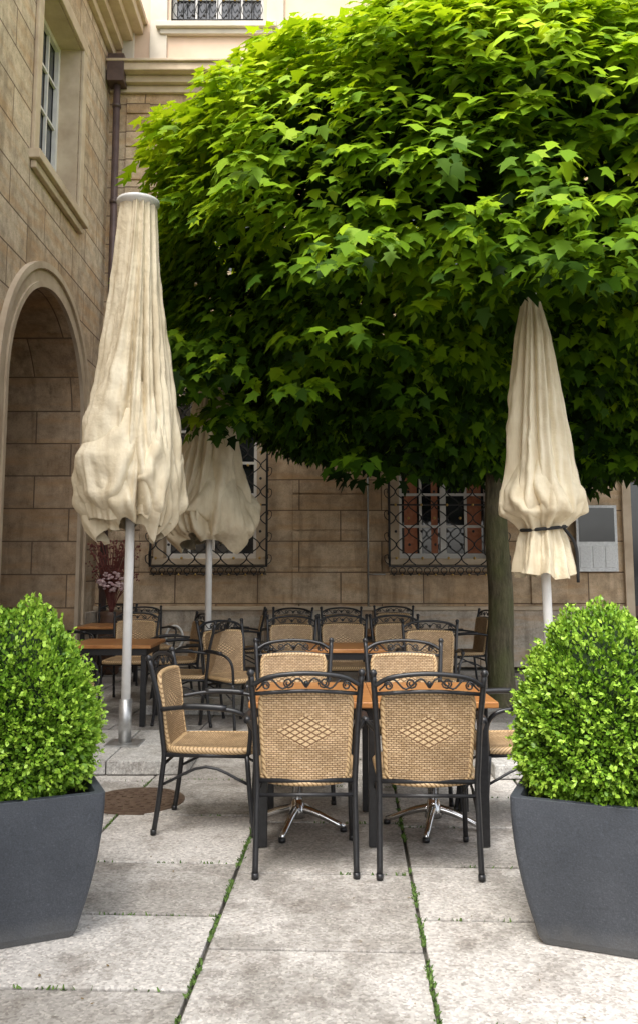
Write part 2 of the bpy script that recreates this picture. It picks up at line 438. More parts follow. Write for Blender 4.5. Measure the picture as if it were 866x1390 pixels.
for (a,b_) in ((XL+.001,DR[0]-.14),(DR[1]+.14,11)):
    t.box(a,b_,YB-.09,YB-.001,0,.84,'plinth')
tr2=MB()
for (a,b_) in ((XL+.002,DR[0]-.14),(DR[1]+.14,11)):
    tr2.box(a,b_,YB-.12,YB-.002,.842,.90,'trim')
for z0,z1,p in ((9.10,9.22,.07),(9.222,9.34,.16),(9.342,9.47,.30),(9.472,9.52,.34)):
    tr2.box(XL+.003,11,YB-p,YB-.002,z0,z1,'trim')
def pil(x0,x1,z0,z1,mb,h=.50,p=.03):
    z=z0
    while z<z1-.1:
        mb.box(x0,x1,YB-p,YB-.001,z+.010,min(z+h,z1)-.010,'wall_b'); z+=h
pil(-.40,.66,.92,9.05,tr2,.56)
pil(3.2,3.75,.92,9.05,tr2,.56)
pil(-3.1,-2.72,.92,9.05,tr2,.56)
for x0,x1 in ((-2.75,-2.47),(-.85,-.57),(.87,1.15),(2.75,3.03),(-3.2,-3.0)):
    tr2.box(x0,x1,YB-.05,YB-.001,9.53,TOP-.05,'paletrim')
for W,k in ((W1,'trim'),(W2,'trim'),(W1b,'trim'),(W2b,'trim'),(W1c,'paletrim'),(W2c,'paletrim')):
    tr2.box(W[0]-.22,W[1]+.22,YB-.14,YB+.1,W[2]-.10,W[2]-.003,k)
    tr2.box(W[0]-.16,W[1]+.16,YB-.08,YB-.002,W[2]-.19,W[2]-.102,k)
for W in (W1b,W2b,W1,W2):
    tr2.box(W[0]-.16,W[0]-.002,YB-.045,YB-.002,W[2],W[3],'trim'); tr2.box(W[1]+.002,W[1]+.16,YB-.045,YB-.002,W[2],W[3],'trim')
    tr2.box(W[0]-.16,W[1]+.16,YB-.047,YB-.002,W[3]+.002,W[3]+.2,'trim')
t.obj('plinth',B,bevel=.012); tr2.obj('stone_trim',B,bevel=.012)
def window(W,nx,nz,fk,name,y=YB+.22,curt=False):
    m=MB(); a,b_,c_,d=W; e=.06
    m.add([(a,y+.03,c_),(b_,y+.03,c_),(b_,y+.03,d),(a,y+.03,d)],[(0,1,2,3)],'glass')
    m.box(a,a+e,y-.02,y+.02,c_,d,fk); m.box(b_-e,b_,y-.02,y+.02,c_,d,fk)
    m.box(a+e,b_-e,y-.022,y+.018,c_,c_+e*1.3,fk); m.box(a+e,b_-e,y-.022,y+.018,d-e,d,fk)
    for i in range(1,nx):
        x=a+(b_-a)*i/nx; hw=.045 if i*2==nx else .02
        m.box(x-hw,x+hw,y-.018,y+.016,c_+e*1.3,d-e,fk)
    for j in range(1,nz):
        z=c_+(d-c_)*j/nz; hw=.02
        m.box(a+e,b_-e,y-.012,y+.012,z-hw,z+hw,fk)
    if curt:
        for xa,xb in ((a+.1,a+.30),(a+.52,a+.62),(b_-.34,b_-.1)):
            n=8; vs=[]
            for i in range(n+1):
                x=xa+(xb-xa)*i/n; yy=y+.024+.004*math.sin(i*2.4); vs+=[(x,yy,c_+.08),(x,yy,d-.06)]
            m.add(vs,[(2*i,2*i+2,2*i+3,2*i+1) for i in range(n)],'curtain',True)
    return m.obj(name,B)
window(W1,4,5,'winframe','window_1'); window(W2,4,5,'winframe','window_2',curt=True)
window(W1b,4,4,'winframe','window_3'); window(W2b,4,4,'winframe','window_4')
window(W1c,4,4,'winframe','window_5'); window(W2c,4,4,'winframe','window_6')
dm=MB(); dm.box(DR[0],DR[1],YB+.2,YB+.26,0,DR[3],'doorwood')
for i in range(2):
    xa=DR[0]+.08+i*.76; dm.box(xa,xa+.63,YB+.185,YB+.199,.9,2.8,'glass'); dm.box(xa+.05,xa+.58,YB+.17,YB+.199,.15,.75,'doorwood')
dm.box(DR[0]-.13,DR[0]-.002,YB-.06,YB-.003,0,3.15,'trim'); dm.box(DR[1]+.002,DR[1]+.13,YB-.06,YB-.003,0,3.15,'trim'); dm.box(DR[0]-.002,DR[1]+.002,YB-.058,YB-.003,3.002,3.15,'trim')
dm.obj('doorway',B)
def grille(W,name):
    m=MB(); a,b_,c_,d=W[0]-.17,W[1]+.17,W[2]-.10,W[3]+.05
    y=YB-.20; nb=9; s=(b_-a)/nb; lam=.40; A=s*.5
    for j in range(nb+1):
        sg=1 if j%2 else -1; pts=[]
        K=int((d-c_)/.04)
        for k in range(K+1):
            z=c_+(d-c_)*k/K; x=a+j*s+sg*A*math.sin(2*pi*(z-c_)/lam)
            bul=.10*math.exp(-((z-c_-.22)/.2)**2)
            pts.append((min(max(x,a),b_),y-bul,z))
        m.tube(pts,.0095,'iron',5)
    for j in range(nb):
        k=0
        while True:
            z=c_+lam*(.25 if j%2==0 else .75)+k*lam; k+=1
            if z>d: break
            xx=a+(j+.5)*s
            bul=.10*math.exp(-((z-c_-.22)/.2)**2); m.ball((xx,y-bul-.01,z),.023,'gold' if (j+k)%2 else 'iron',6)
    for x in (a,b_):
        m.box(x-.016,x+.016,y-.016,y+.016,c_-.03,d,'iron')
        m.box(x-.01,x+.01,y+.017,YB-.003,c_+.1,c_+.13,'iron'); m.box(x-.01,x+.01,y+.017,YB-.003,d-.2,d-.17,'iron')
    for z in (c_-.02,c_+.9,d-.02): m.box(a+.017,b_-.017,y-.014,y+.014,z-.012,z+.012,'iron')
    nn=14
    for i in range(nn):
        x=a+(b_-a)*(i+.5)/nn
        loop=[(x+.045*math.cos(q),y-.02,c_-.085+.045*math.sin(q)) for q in np.linspace(0,2*pi,11)[:-1]]
        m.tube(loop,.008,'iron',4,closed=True)
        m.ball((x,y-.03,c_-.145),.019,'gold' if i%2 else 'iron',6)
    m.tube([(a,y-.02,c_-.135),(b_,y-.02,c_-.135)],.010,'iron',5)
    for sx,x in ((-1,a),(1,b_)):
        for z in np.arange(c_,d,.33):
            m.tube(catmull([(x,y,z),(x+sx*.06,y,z+.05),(x+sx*.07,y,z+.13),(x+sx*.02,y,z+.15),(x+sx*.02,y,z+.09)],4),.008,'iron',4)
    m.obj(name,B)
grille(W1,'iron_grille_1'); grille(W2,'iron_grille_2')
def railing(W,name):
    m=MB(); a,b_=W[0]+.01,W[1]-.01; z0=W[2]+.02; z1=z0+.95; y=YB+.05
    for z in (z0,z0+.12,z1-.12,z1): m.tube([(a,y,z),(b_,y,z)],.014,'iron',6)
    n=8; s=(b_-a)/n
    for i in range(n):
        x=a+(i+.5)*s
        m.tube([(x-s/2,y,z0),(x-s/2,y,z1)],.009,'iron',5)
        for sg in (1,-1):
            m.tube(catmull([(x,y,z0+.14),(x+sg*s*.42,y,z0+.28),(x+sg*s*.2,y,z0+.42),(x,y,z0+.36)],5),.008,'iron',4)
            m.tube(catmull([(x,y,z1-.14),(x+sg*s*.42,y,z1-.28),(x+sg*s*.2,y,z1-.42),(x,y,z1-.36)],5),.008,'iron',4)
        m.ball((x,y,(z0+z1)/2),.025,'gold',6)
    m.obj(name,B)
railing(W1c,'balcony_railing_1'); railing(W2c,'balcony_railing_2')
lw=MB(); AY0,AY1=8.70,11.55; AC=(AY0+AY1)/2; AR=(AY1-AY0)/2; AS=3.50; NA=28
def lq(y0,y1,z0,z1,k='wall_l',x=XL): lw.add([(x,y0,z0),(x,y1,z0),(x,y1,z1),(x,y0,z1)],[(3,2,1,0)],k)
LT=10.4
WL=(9.35,11.0,6.35,8.80)
lq(-6,AY0,0,6.0); lq(AY1,YB,0,6.0)
ar=[(AC-AR*math.cos(pi*i/NA),AS+AR*math.sin(pi*i/NA)) for i in range(NA+1)]
for i in range(NA):
    (ya,za),(yb,zb)=ar[i],ar[i+1]
    lw.add([(XL,ya,za),(XL,yb,zb),(XL,yb,6.0),(XL,ya,6.0)],[(3,2,1,0)],'wall_l')
lq(-6,WL[0],6.0,LT); lq(WL[1],YB,6.0,LT); lq(WL[0],WL[1],6.0,WL[2]); lq(WL[0],WL[1],WL[3],LT)
full=[(AY0,0)]+ar+[(AY1,0)]
DX=-5.5
for i in range(len(full)-1):
    (ya,za),(yb,zb)=full[i],full[i+1]
    lw.add([(XL,ya,za),(XL+DX,ya,za),(XL+DX,yb,zb),(XL,yb,zb)],[(0,1,2,3)],'reveal',True)
lw.add([(XL+DX,AY0,0),(XL+DX,AY1,0),(XL+DX,AY1,5),(XL+DX,AY0,5)],[(3,2,1,0)],'reveal')
lw.add([(XL,AY0,.002),(XL+DX,AY0,.002),(XL+DX,AY1,.002),(XL,AY1,.002)],[(3,2,1,0)],'base')
dpt=.38
for q in ([(XL,WL[0],WL[2]),(XL-dpt,WL[0],WL[2]),(XL-dpt,WL[0],WL[3]),(XL,WL[0],WL[3])],[(XL,WL[1],WL[2]),(XL-dpt,WL[1],WL[2]),(XL-dpt,WL[1],WL[3]),(XL,WL[1],WL[3])],
          [(XL,WL[0],WL[2]),(XL,WL[1],WL[2]),(XL-dpt,WL[1],WL[2]),(XL-dpt,WL[0],WL[2])],[(XL,WL[0],WL[3]),(XL,WL[1],WL[3]),(XL-dpt,WL[1],WL[3]),(XL-dpt,WL[0],WL[3])]):
    lw.add(q,[(0,1,2,3)],'trim')
lw.add([(XL-dpt+.02,WL[0],WL[2]),(XL-dpt+.02,WL[1],WL[2]),(XL-dpt+.02,WL[1],WL[3]),(XL-dpt+.02,WL[0],WL[3])],[(0,1,2,3)],'glass')
lw.box(XL-6,XL-.01,-6,YB,LT-.3,LT+.4,'trim')
lw.obj('left_wing_wall',B)
lt=MB(); xf=XL-dpt+.05
def fb(y0,y1,z0,z1,d=.04): lt.box(xf-.02,xf+d,y0,y1,z0,z1,'winframe')
fb(WL[0],WL[0]+.07,WL[2],WL[3]); fb(WL[1]-.07,WL[1],WL[2],WL[3]); fb(WL[0]+.07,WL[1]-.07,WL[2],WL[2]+.08,.038); fb(WL[0]+.07,WL[1]-.07,WL[3]-.07,WL[3],.038)
cm=(WL[0]+WL[1])/2; fb(cm-.05,cm+.05,WL[2]+.08,WL[3]-.07,.045)
for f in (.25,.75):
    yy=WL[0]+(WL[1]-WL[0])*f; fb(yy-.018,yy+.018,WL[2]+.08,WL[3]-.07,.02)
for f in (.25,.5,.75):
    zz=WL[2]+(WL[3]-WL[2])*f; fb(WL[0]+.07,WL[1]-.07,zz-.018,zz+.018,.015)
lt.obj('left_wing_window',B)
l2=MB()
l2.box(XL-.1,XL+.13,WL[0]-.2,WL[1]+.2,WL[2]-.12,WL[2]-.003,'trim'); l2.box(XL+.002,XL+.07,WL[0]-.15,WL[1]+.15,WL[2]-.22,WL[2]-.122,'trim')
l2.box(XL+.002,XL+.05,WL[0]-.17,WL[0]-.002,WL[2],WL[3],'trim'); l2.box(XL+.002,XL+.05,WL[1]+.002,WL[1]+.17,WL[2],WL[3],'trim'); l2.box(XL+.002,XL+.052,WL[0]-.17,WL[1]+.17,WL[3]+.002,WL[3]+.2,'trim')
l2.box(XL+.001,XL+.07,-6,AY0-.32,0,.84,'plinth'); l2.box(XL+.001,XL+.07,AY1+.32,YB-.095,0,.84,'plinth')
for z0,z1,p in ((9.72,9.86,.08),(9.862,10.0,.2),(10.002,10.14,.36),(10.142,10.3,.52),(10.302,10.4,.58)):
    l2.box(XL+.002,XL+p,-6,YB-.001,z0,z1,'trim')
l2.obj('left_wing_trim',B,bevel=.012)
am=MB()
def arcband(r0,r1,p,k):
    vs=[];fs=[]; n=32; prof=[]
    for i in range(n+1):
        a=pi*i/n; prof.append((-math.cos(a),math.sin(a)))
    ring=[]
    for rr in (r0,r1):
        row=[(AC-rr,0.0)]+[(AC+c*rr,AS+s_*rr) for c,s_ in prof]+[(AC+rr,0.0)]
        ring.append(row)
    m_=len(ring[0])
    for row,x in ((ring[0],XL+.001),(ring[0],XL+p),(ring[1],XL+p),(ring[1],XL+.001)):
        vs+=[(x,y,z) for y,z in row]
    for q in range(3):
        for i in range(m_-1): fs.append((q*m_+i,q*m_+i+1,(q+1)*m_+i+1,(q+1)*m_+i))
    am.add(vs,fs,k)
arcband(AR+.0,AR+.07,.05,'trim'); arcband(AR+.07,AR+.22,.03,'trim'); arcband(AR+.22,AR+.30,.065,'trim')
am.obj('arch_moulding',B)
dp=MB(); dp.tube([(XL+.16,YB-.18,.05),(XL+.16,YB-.18,9.2)],.055,'pipe',12)
for z in (1.2,3.2,5.2,7.2,8.8): dp.tube([(XL+.16,YB-.18,z-.03),(XL+.16,YB-.18,z+.03)],.068,'pipe',12)
dp.box(XL+.03,XL+.29,YB-.33,YB-.06,9.15,9.6,'pipe')
dp.obj('downpipe',B)
cd=MB(); cd.tube([(.74,YB-.03,.9),(.74,YB-.03,3.2)],.014,'steel',8); cd.tube([(.74,YB-.03,1.38),(1.0,YB-.03,1.38)],.012,'steel',8); cd.obj('conduit',B)
for i,(x,z) in enumerate(((-2.15,.44),(2.5,.44),(-3.0,.44),(4.0,.44))):
    v=MB(); ring=[(x+.125*math.cos(a),YB-.105,z+.175*math.sin(a)) for a in np.linspace(0,2*pi,33)[:-1]]
    v.tube(ring,.018,'white',6,closed=True)
    v.add([(p[0],YB-.094,p[2]) for p in ring],[tuple(range(32))],'plinth')
    for k in range(-2,3): v.tube([(x-.11,YB-.1,z+k*.055),(x+.11,YB-.1,z+k*.055)],.006,'paletrim',5)
    v.obj('cellar_vent_%d'%i,B)
mc=MB(); x0,x1,z0,z1=3.88,4.50,1.42,2.42; y=YB-.12
mc.box(x0,x1,y,YB-.035,z0,z1,'steel'); mc.box(x0+.04,x1-.04,y-.006,y-.001,z0+.45,z1-.04,'glass')
for i in range(3): mc.box(x0+.05+i*.19,x0+.21+i*.19,y-.008,y-.001,z0+.06,z0+.38,'paper')
mc.obj('menu_display_case',None,bevel=.004)

# ------------------------------------------------------------ leaves helper
def leaves(name,P,T,Nn,Sz,V,out,key,parent):
    n=len(P); k=len(out)
    T=T/np.linalg.norm(T,axis=1,keepdims=True)
    Nn=Nn-T*np.sum(T*Nn,axis=1,keepdims=True); Nn/= (np.linalg.norm(Nn,axis=1,keepdims=True)+1e-9)
    Bn=np.cross(T,Nn)
    o=np.array(out); 
    vv=P[:,None,:]+Sz[:,None,None]*(o[None,:,0,None]*Bn[:,None,:]+o[None,:,1,None]*T[:,None,:]+o[None,:,2,None]*Nn[:,None,:])
    me=bpy.data.meshes.new(name); me.vertices.add(n*k); me.vertices.foreach_set('co',vv.reshape(-1).astype(np.float32))
    me.loops.add(n*k); me.loops.foreach_set('vertex_index',np.arange(n*k,dtype=np.int32))
    me.polygons.add(n); me.polygons.foreach_set('loop_start',np.arange(0,n*k,k,dtype=np.int32))
    me.update(calc_edges=True)
    a=me.attributes.new('v','FLOAT','FACE'); a.data.foreach_set('value',np.clip(V,0,1).astype(np.float32))
    me.materials.append(M[key])
    ob=bpy.data.objects.new(name,me); COL.objects.link(ob)
    if parent: ob.parent=parent
    return ob
rs=[(0,.05),(.34,.0),(.25,.22),(.52,.47),(.24,.47),(.17,.64),(0,1.0)]
ol=rs+[(-x,y) for x,y in reversed(rs[1:-1])]
maple_out=[(x,y,-.28*abs(x)-.22*y*y) for x,y in ol]
# ------------------------------------------------------------ maple tree
TR=empty('maple_tree')
C=np.array([1.95,9.0,4.75])
def crown_pt(U):
    x,y,z=U[:,0],U[:,1],U[:,2]
    ry=np.where(y<0,3.6,3.2); rx=3.8
    rz=np.where(z>0,2.25,np.clip(2.0*(1+.45*y),1.05,2.1)+.25*np.clip(x,0,1))
    p=np.where(z>0,2.0,2.4)
    h=np.sqrt((x/rx)**2+(y/ry)**2); q=np.abs(z)/rz
    r=1/(h**p+q**p)**(1/p)
    return r
def lump(U):
    x,y,z=U[:,0]*4,U[:,1]*4,U[:,2]*3.4
    l=.035*np.sin(2.1*x+1.3*z+.5)+.03*np.sin(3.3*z-1.7*y+x)+.025*np.sin(4.7*x-2.2*y+2)+.03*np.sin(7.1*z+3.1*x+1.1)+.02*np.sin(7.3*y+4.1*z)
    return l*.85
nc=4300
U=rng.normal(size=(nc*2,3)); U/=np.linalg.norm(U,axis=1,keepdims=True)
keep=np.where((U[:,1]>.35),rng.random(len(U))<.4,True)
U=U[keep][:nc]; nc=len(U)
R=crown_pt(U); lp=lump(U)
dep=1-np.abs(rng.normal(0,.045,nc))+lp
CP=C+U*(R*dep)[:,None]
nrm=U/np.array([4.0,3.7,2.4]); nrm/=np.linalg.norm(nrm,axis=1,keepdims=True)
ex=[]
for (ax,ay,az,nn_,sp_) in ((-1.15,7.6,3.35,20,.30),(-1.45,8.0,3.7,14,.3),(-.95,8.2,3.0,10,.2),(1.55,5.85,3.72,22,.38),(2.1,5.8,3.75,16,.38),(3.6,8.4,2.85,34,.45),(4.2,8.2,2.9,26,.4),(3.0,8.8,2.8,26,.35),(.4,7.2,3.2,14,.4),(.9,8.4,2.8,16,.4),(3.2,6.0,3.6,16,.45),(.6,5.9,3.75,16,.45)):
    ex.append(np.array([ax,ay,az])+rng.normal(0,1,(nn_,3))*np.array([sp_,sp_,sp_*.5]))
ex=np.concatenate(ex); exn=np.tile(np.array([[-.2,-.8,-.1]]),(len(ex),1))
CP=np.concatenate([CP,ex]); nrm=np.concatenate([nrm,exn]); lp=np.concatenate([lp,np.zeros(len(ex))]); nc=len(CP)
per=14
idx=np.repeat(np.arange(nc),per); n=len(idx)
cn=nrm[idx]
d=rng.normal(size=(n,3)); d/=np.linalg.norm(d,axis=1,keepdims=True)
d=d+cn*.55+np.array([0,0,.35]); d/=np.linalg.norm(d,axis=1,keepdims=True)
cs=rng.uniform(.15,.30,nc)[idx]
P=CP[idx]+d*cs[:,None]*np.array([1.3,1.3,.55])*rng.uniform(.5,1,n)[:,None]
T=d*np.array([1,1,.3])+cn*.5+np.array([0,0,-.8])+rng.normal(0,.26,(n,3))
Nn=cn*.6+d*.35+np.array([0,0,.75])+rng.normal(0,.28,(n,3))
Sz=rng.uniform(.115,.195,n)
cv=rng.normal(.0,.09,nc)[idx]
hgt=np.clip((P[:,2]-3.35)/2.4,-.5,1)  # paler new growth high up; underside shade also put into the lower leaves' colour
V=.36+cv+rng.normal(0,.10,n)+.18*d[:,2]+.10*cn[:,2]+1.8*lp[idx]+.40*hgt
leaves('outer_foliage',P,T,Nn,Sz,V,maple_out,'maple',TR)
n=8500
U=rng.normal(size=(n,3)); U/=np.linalg.norm(U,axis=1,keepdims=True)
P=C+U*(crown_pt(U)*rng.uniform(.6,.92,n))[:,None]
T=U*.6+np.array([0,0,-.8])+rng.normal(0,.4,(n,3)); Nn=U*.5+np.array([0,0,.6])+rng.normal(0,.5,(n,3))
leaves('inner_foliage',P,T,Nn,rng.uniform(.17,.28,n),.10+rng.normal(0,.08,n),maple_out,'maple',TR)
tb=MB(); base=Vector((1.96,9.05,-.02))
path=[base,base+Vector((0,0,.12)),base+Vector((-.01,0,.5)),base+Vector((.01,0,1.2)),base+Vector((-.02,.02,1.9)),base+Vector((0,.02,2.5)),base+Vector((.02,0,3.2))]
pp=catmull(path,6); rr=[.155+.07*math.exp(-i/2.5)-.0012*i for i in range(len(pp))]
tb.tube(pp,rr,'bark',18)
top=base+Vector((0,.02,2.75))
for i in range(11):
    a=2*pi*i/11+random.uniform(-.2,.2); el=random.uniform(.25,1.1); ln=random.uniform(1.9,2.7)
    dv=Vector((math.cos(a)*math.cos(el),math.sin(a)*math.cos(el)*.85,math.sin(el)))
    p=[top+Vector((0,0,random.uniform(-.25,.2))),top+dv*ln*.3+Vector((0,0,.15)),top+dv*ln*.65+Vector((random.uniform(-.2,.2),random.uniform(-.2,.2),.25)),top+dv*ln]
    q=catmull(p,5); tb.tube(q,[.085*(1-k/len(q))+.012 for k in range(len(q))],'bark',8)
    for s_ in range(3):
        st=q[int(len(q)*random.uniform(.35,.8))]; dv2=(dv+Vector((random.uniform(-.8,.8),random.uniform(-.8,.8),random.uniform(-.2,.7)))).normalized()
        q2=catmull([st,st+dv2*.45,st+dv2*.9+Vector((0,0,.1))],4); tb.tube(q2,[.03*(1-k/len(q2))+.006 for k in range(len(q2))],'bark',6)
tb.obj('trunk',TR)

# ------------------------------------------------------------ boxwoods + planters
def boxwood(loc,rot,seed,pr,rxy,hz,off=(0,0)):
    r=np.random.default_rng(seed)
    pl=MB(); H=.56; ht=.30; hb=.205
    def ringc(h,z):
        pts=[]; cr=.022
        for (sx,sy,a0) in ((1,1,0),(-1,1,pi/2),(-1,-1,pi),(1,-1,3*pi/2)):
            for k in range(4):
                a=a0+pi/2*k/3; pts.append((sx*(h-cr)+cr*math.cos(a),sy*(h-cr)+cr*math.sin(a),z))
        return pts
    prof=[(hb,0),(hb+.015,.03)]+[(hb+(ht-hb)*math.sin((z/H)*pi/2)**.85,z) for z in np.linspace(.08,H-.002,10)]+[(ht,H),(ht-.035,H),(ht-.045,H-.06)]
    vs=[];fs=[]
    for h,z in prof: vs+=ringc(h,z)
    m_=16
    for i in range(len(prof)-1):
        for j in range(m_): fs.append((i*m_+j,i*m_+(j+1)%m_,(i+1)*m_+(j+1)%m_,(i+1)*m_+j))
    fs.append(tuple(range(m_-1,-1,-1)))
    pl.add(vs,fs,'planter'); pl.add([(x,y,z) for x,y,z in ringc(ht-.045,H-.05)],[tuple(range(m_))],'soil')
    pl.obj('planter',None,bevel=.004,loc=loc,rot=pr)
    e=empty('boxwood_shrub',(loc[0]+off[0],loc[1]+off[1],0))
    cz=.78
    def Rd(U):
        z=U[:,2]; up=z>0
        rz=np.where(up,hz-cz,cz-.50)
        ex=np.where(up,1.66,2.8)
        h=np.sqrt(U[:,0]**2+U[:,1]**2)/rxy; q=np.abs(z)/rz
        return 1/(h**ex+q**ex)**(1/ex)
    n=38000
    U=r.normal(size=(n,3)); U/=np.linalg.norm(U,axis=1,keepdims=True)
    cl=U*9
    lm=.035*np.sin(cl[:,0]*1.3+cl[:,2]+seed)+.03*np.sin(cl[:,1]*1.9-cl[:,2]*1.4)+.022*np.sin(cl[:,0]*3.1+cl[:,1]*2.3)+.022*np.sin(cl[:,2]*4.3+cl[:,0]*2.2)
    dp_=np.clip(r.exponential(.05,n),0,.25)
    P=np.array([0,0,cz])+U*(Rd(U)*(1.0+lm-dp_))[:,None]
    T=U*1.1+np.array([0,0,.35])+r.normal(0,.5,(n,3)); Nn=U*.7+np.array([0,0,.7])+r.normal(0,.6,(n,3))
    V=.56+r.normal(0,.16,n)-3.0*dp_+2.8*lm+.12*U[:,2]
    bo=[(0,0,0),(.28,.25,.05),(.30,.6,.03),(0,1,-.08),(-.30,.6,.03),(-.28,.25,.05)]
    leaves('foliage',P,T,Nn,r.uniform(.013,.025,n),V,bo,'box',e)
    n2=520; U2=r.normal(size=(n2,3)); U2/=np.linalg.norm(U2,axis=1,keepdims=True)
    ii=np.repeat(np.arange(n2),9); L_=np.tile(np.linspace(0,.05,9),n2)
    P=np.array([0,0,cz])+U2[ii]*(Rd(U2)[ii]*.98+L_)[:,None]
    T=U2[ii]+r.normal(0,.7,(len(ii),3)); Nn=U2[ii]+np.array([0,0,.6])+r.normal(0,.6,(len(ii),3))
    leaves('sprigs',P,T,Nn,r.uniform(.012,.022,len(ii)),.82+r.normal(0,.1,len(ii)),bo,'box',e)
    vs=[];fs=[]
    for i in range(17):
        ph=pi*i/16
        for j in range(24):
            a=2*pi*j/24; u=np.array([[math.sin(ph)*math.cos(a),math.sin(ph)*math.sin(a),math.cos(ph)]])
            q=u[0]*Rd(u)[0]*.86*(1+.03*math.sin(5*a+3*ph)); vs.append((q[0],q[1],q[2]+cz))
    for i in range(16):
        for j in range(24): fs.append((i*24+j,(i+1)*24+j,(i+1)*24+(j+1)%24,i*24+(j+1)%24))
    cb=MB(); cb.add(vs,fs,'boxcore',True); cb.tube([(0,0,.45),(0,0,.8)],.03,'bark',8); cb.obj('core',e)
boxwood((-1.235,3.53,0),0,3,math.radians(24),.312,1.305,(-.02,0))
boxwood((1.125,3.48,0),0,9,math.radians(-22),.332,1.295,(.03,0))

# ------------------------------------------------------------ chairs
def chair_mesh():
    m=MB()
    def py(z): return float(np.interp(z,[0,.2,.42,.7,.95],[-.285,-.255,-.235,-.265,-.325]))
    def px(z): return float(np.interp(z,[0,.42,.7,.95],[.236,.232,.245,.262]))
    for s in (1,-1):
        pth=[(s*px(z),py(z),z) for z in (0.01,.15,.3,.42,.55,.7,.83,.935)]
        m.tube(catmull(pth,3),.0145,'black',8)
        m.ball((s*px(.95),py(.95),.945),.020,'black',8)
        m.tube([(s*px(0),py(0),0),(s*px(0),py(0),.025)],.017,'black',8)
        m.tube(catmull([(s*.245,.27,.01),(s*.238,.245,.2),(s*.235,.225,.42)],4),.0135,'black',8)
        m.tube([(s*.245,.27,0),(s*.245,.27,.025)],.016,'black',8)
        m.tube(catmull([(s*px(.66),py(.66),.665),(s*.285,-.1,.685),(s*.295,.08,.68),(s*.288,.2,.655),(s*.262,.245,.58),(s*.24,.235,.43)],5),.0125,'black',8)
        m.tube(catmull([(s*.29,-.12,.69),(s*.297,.0,.69),(s*.296,.12,.683)],4),.018,'black',8)
        m.tube([(s*.232,py(.42),.42),(s*.235,.225,.42)],.012,'black',6)
        m.tube(catmull([(s*.233,py(.3),.26),(s*.236,0,.36),(s*.237,.235,.27)],4),.008,'black',6)
    for z,r in ((.43,.012),(.365,.010)):
        m.tube([(-px(z),py(z),z),(px(z),py(z),z)],r,'black',6)
    m.tube([(-.235,.225,.42),(.235,.225,.42)],.012,'black',6)
    m.tube(catmull([(-px(.84),py(.84),.845),(0,py(.84)-.03,.862),(px(.84),py(.84),.845)],6),.010,'black',6)
    yt=py(.9)
    m.tube(catmull([(-px(.9),yt,.885),(-.17,yt-.018,.928),(0,yt-.03,.945),(.17,yt-.018,.928),(px(.9),yt,.885)],6),.0115,'black',8)
    def scroll(cx,cz,s,r=.028,flip=1):
        pts=[]
        for k in range(15):
            a=k/14*1.6*2*pi; q=r*(1-k/14*.72)
            pts.append((cx+s*q*math.cos(a),yt-.02,cz+flip*q*math.sin(a)))
        m.tube(pts,.0045,'black',5)
    for s in (1,-1):
        scroll(s*.19,.887,s,.022); scroll(s*.085,.900,-s,.026,-1)
        m.tube(catmull([(s*.235,yt-.01,.865),(s*.17,yt-.02,.918),(s*.11,yt-.025,.874),(s*.04,yt-.028,.922),(0,yt-.03,.88)],5),.0048,'black',5)
    m.ball((0,yt-.03,.9),.012,'black',8)
    nu,nv=16,18
    def pp_(u,v,off):
        z=.425+(.842-.425)*v
        hw=np.interp(v,[0,.08,.5,.9,1],[.175,.196,.208,.216,.205])
        x=(u*2-1)*hw
        y=py(z)+.022-.02*(1-(2*u-1)**2)-.012*math.sin(pi*v)+off
        zz=z+.016*(1-(2*u-1)**2)*(v-.5)*1.2
        return (x,y,zz)
    for off,flip in ((-.010,False),(.010,True)):
        vs=[pp_(i/nu,j/nv,off) for j in range(nv+1) for i in range(nu+1)]
        fs=[]
        for j in range(nv):
            for i in range(nu):
                f=(j*(nu+1)+i,j*(nu+1)+i+1,(j+1)*(nu+1)+i+1,(j+1)*(nu+1)+i); fs.append(tuple(reversed(f)) if flip else f)
        m.add(vs,fs,'wk_back',True)
    edge=[pp_(i/nu,0,0) for i in range(nu+1)]+[pp_(1,j/nv,0) for j in range(1,nv+1)]+[pp_(i/nu,1,0) for i in range(nu-1,-1,-1)]+[pp_(0,j/nv,0) for j in range(nv-1,0,-1)]
    m.tube(edge,.014,'wk_edge',7,closed=True)
    ns=12
    def sp(u,v,z):
        y=-.21+.45*v
        cx=(u*2-1); r=1-.10*max(0,abs(cx)-.7)/.3*(abs(v*2-1)**6)
        sag=-.018*(1-cx*cx)*math.sin(pi*v)
        return (cx*(.222+.012*v)*r,y+(.018*(1-cx*cx) if v>.9 else 0),z+sag)
    for z,fl in ((.462,False),(.425,True)):
        vs=[sp(i/ns,j/ns,z) for j in range(ns+1) for i in range(ns+1)]; fs=[]
        for j in range(ns):
            for i in range(ns):
                f=(j*(ns+1)+i,j*(ns+1)+i+1,(j+1)*(ns+1)+i+1,(j+1)*(ns+1)+i); fs.append(tuple(reversed(f)) if fl else f)
        m.add(vs,fs,'wk_seat',True)
    e2=[sp(i/ns,0,.444) for i in range(ns+1)]+[sp(1,j/ns,.444) for j in range(1,ns+1)]+[sp(i/ns,1,.444) for i in range(ns-1,-1,-1)]+[sp(0,j/ns,.444) for j in range(ns-1,0,-1)]
    m.tube(e2,.022,'wk_edge',8,closed=True)
    return m.mesh('patio_chair')
CM=chair_mesh()
def chair(x,y,face):
    o=bpy.data.objects.new('patio_chair',CM); COL.objects.link(o)
    o.location=(x,y,.004); o.rotation_euler=(0,0,math.radians(face-90))
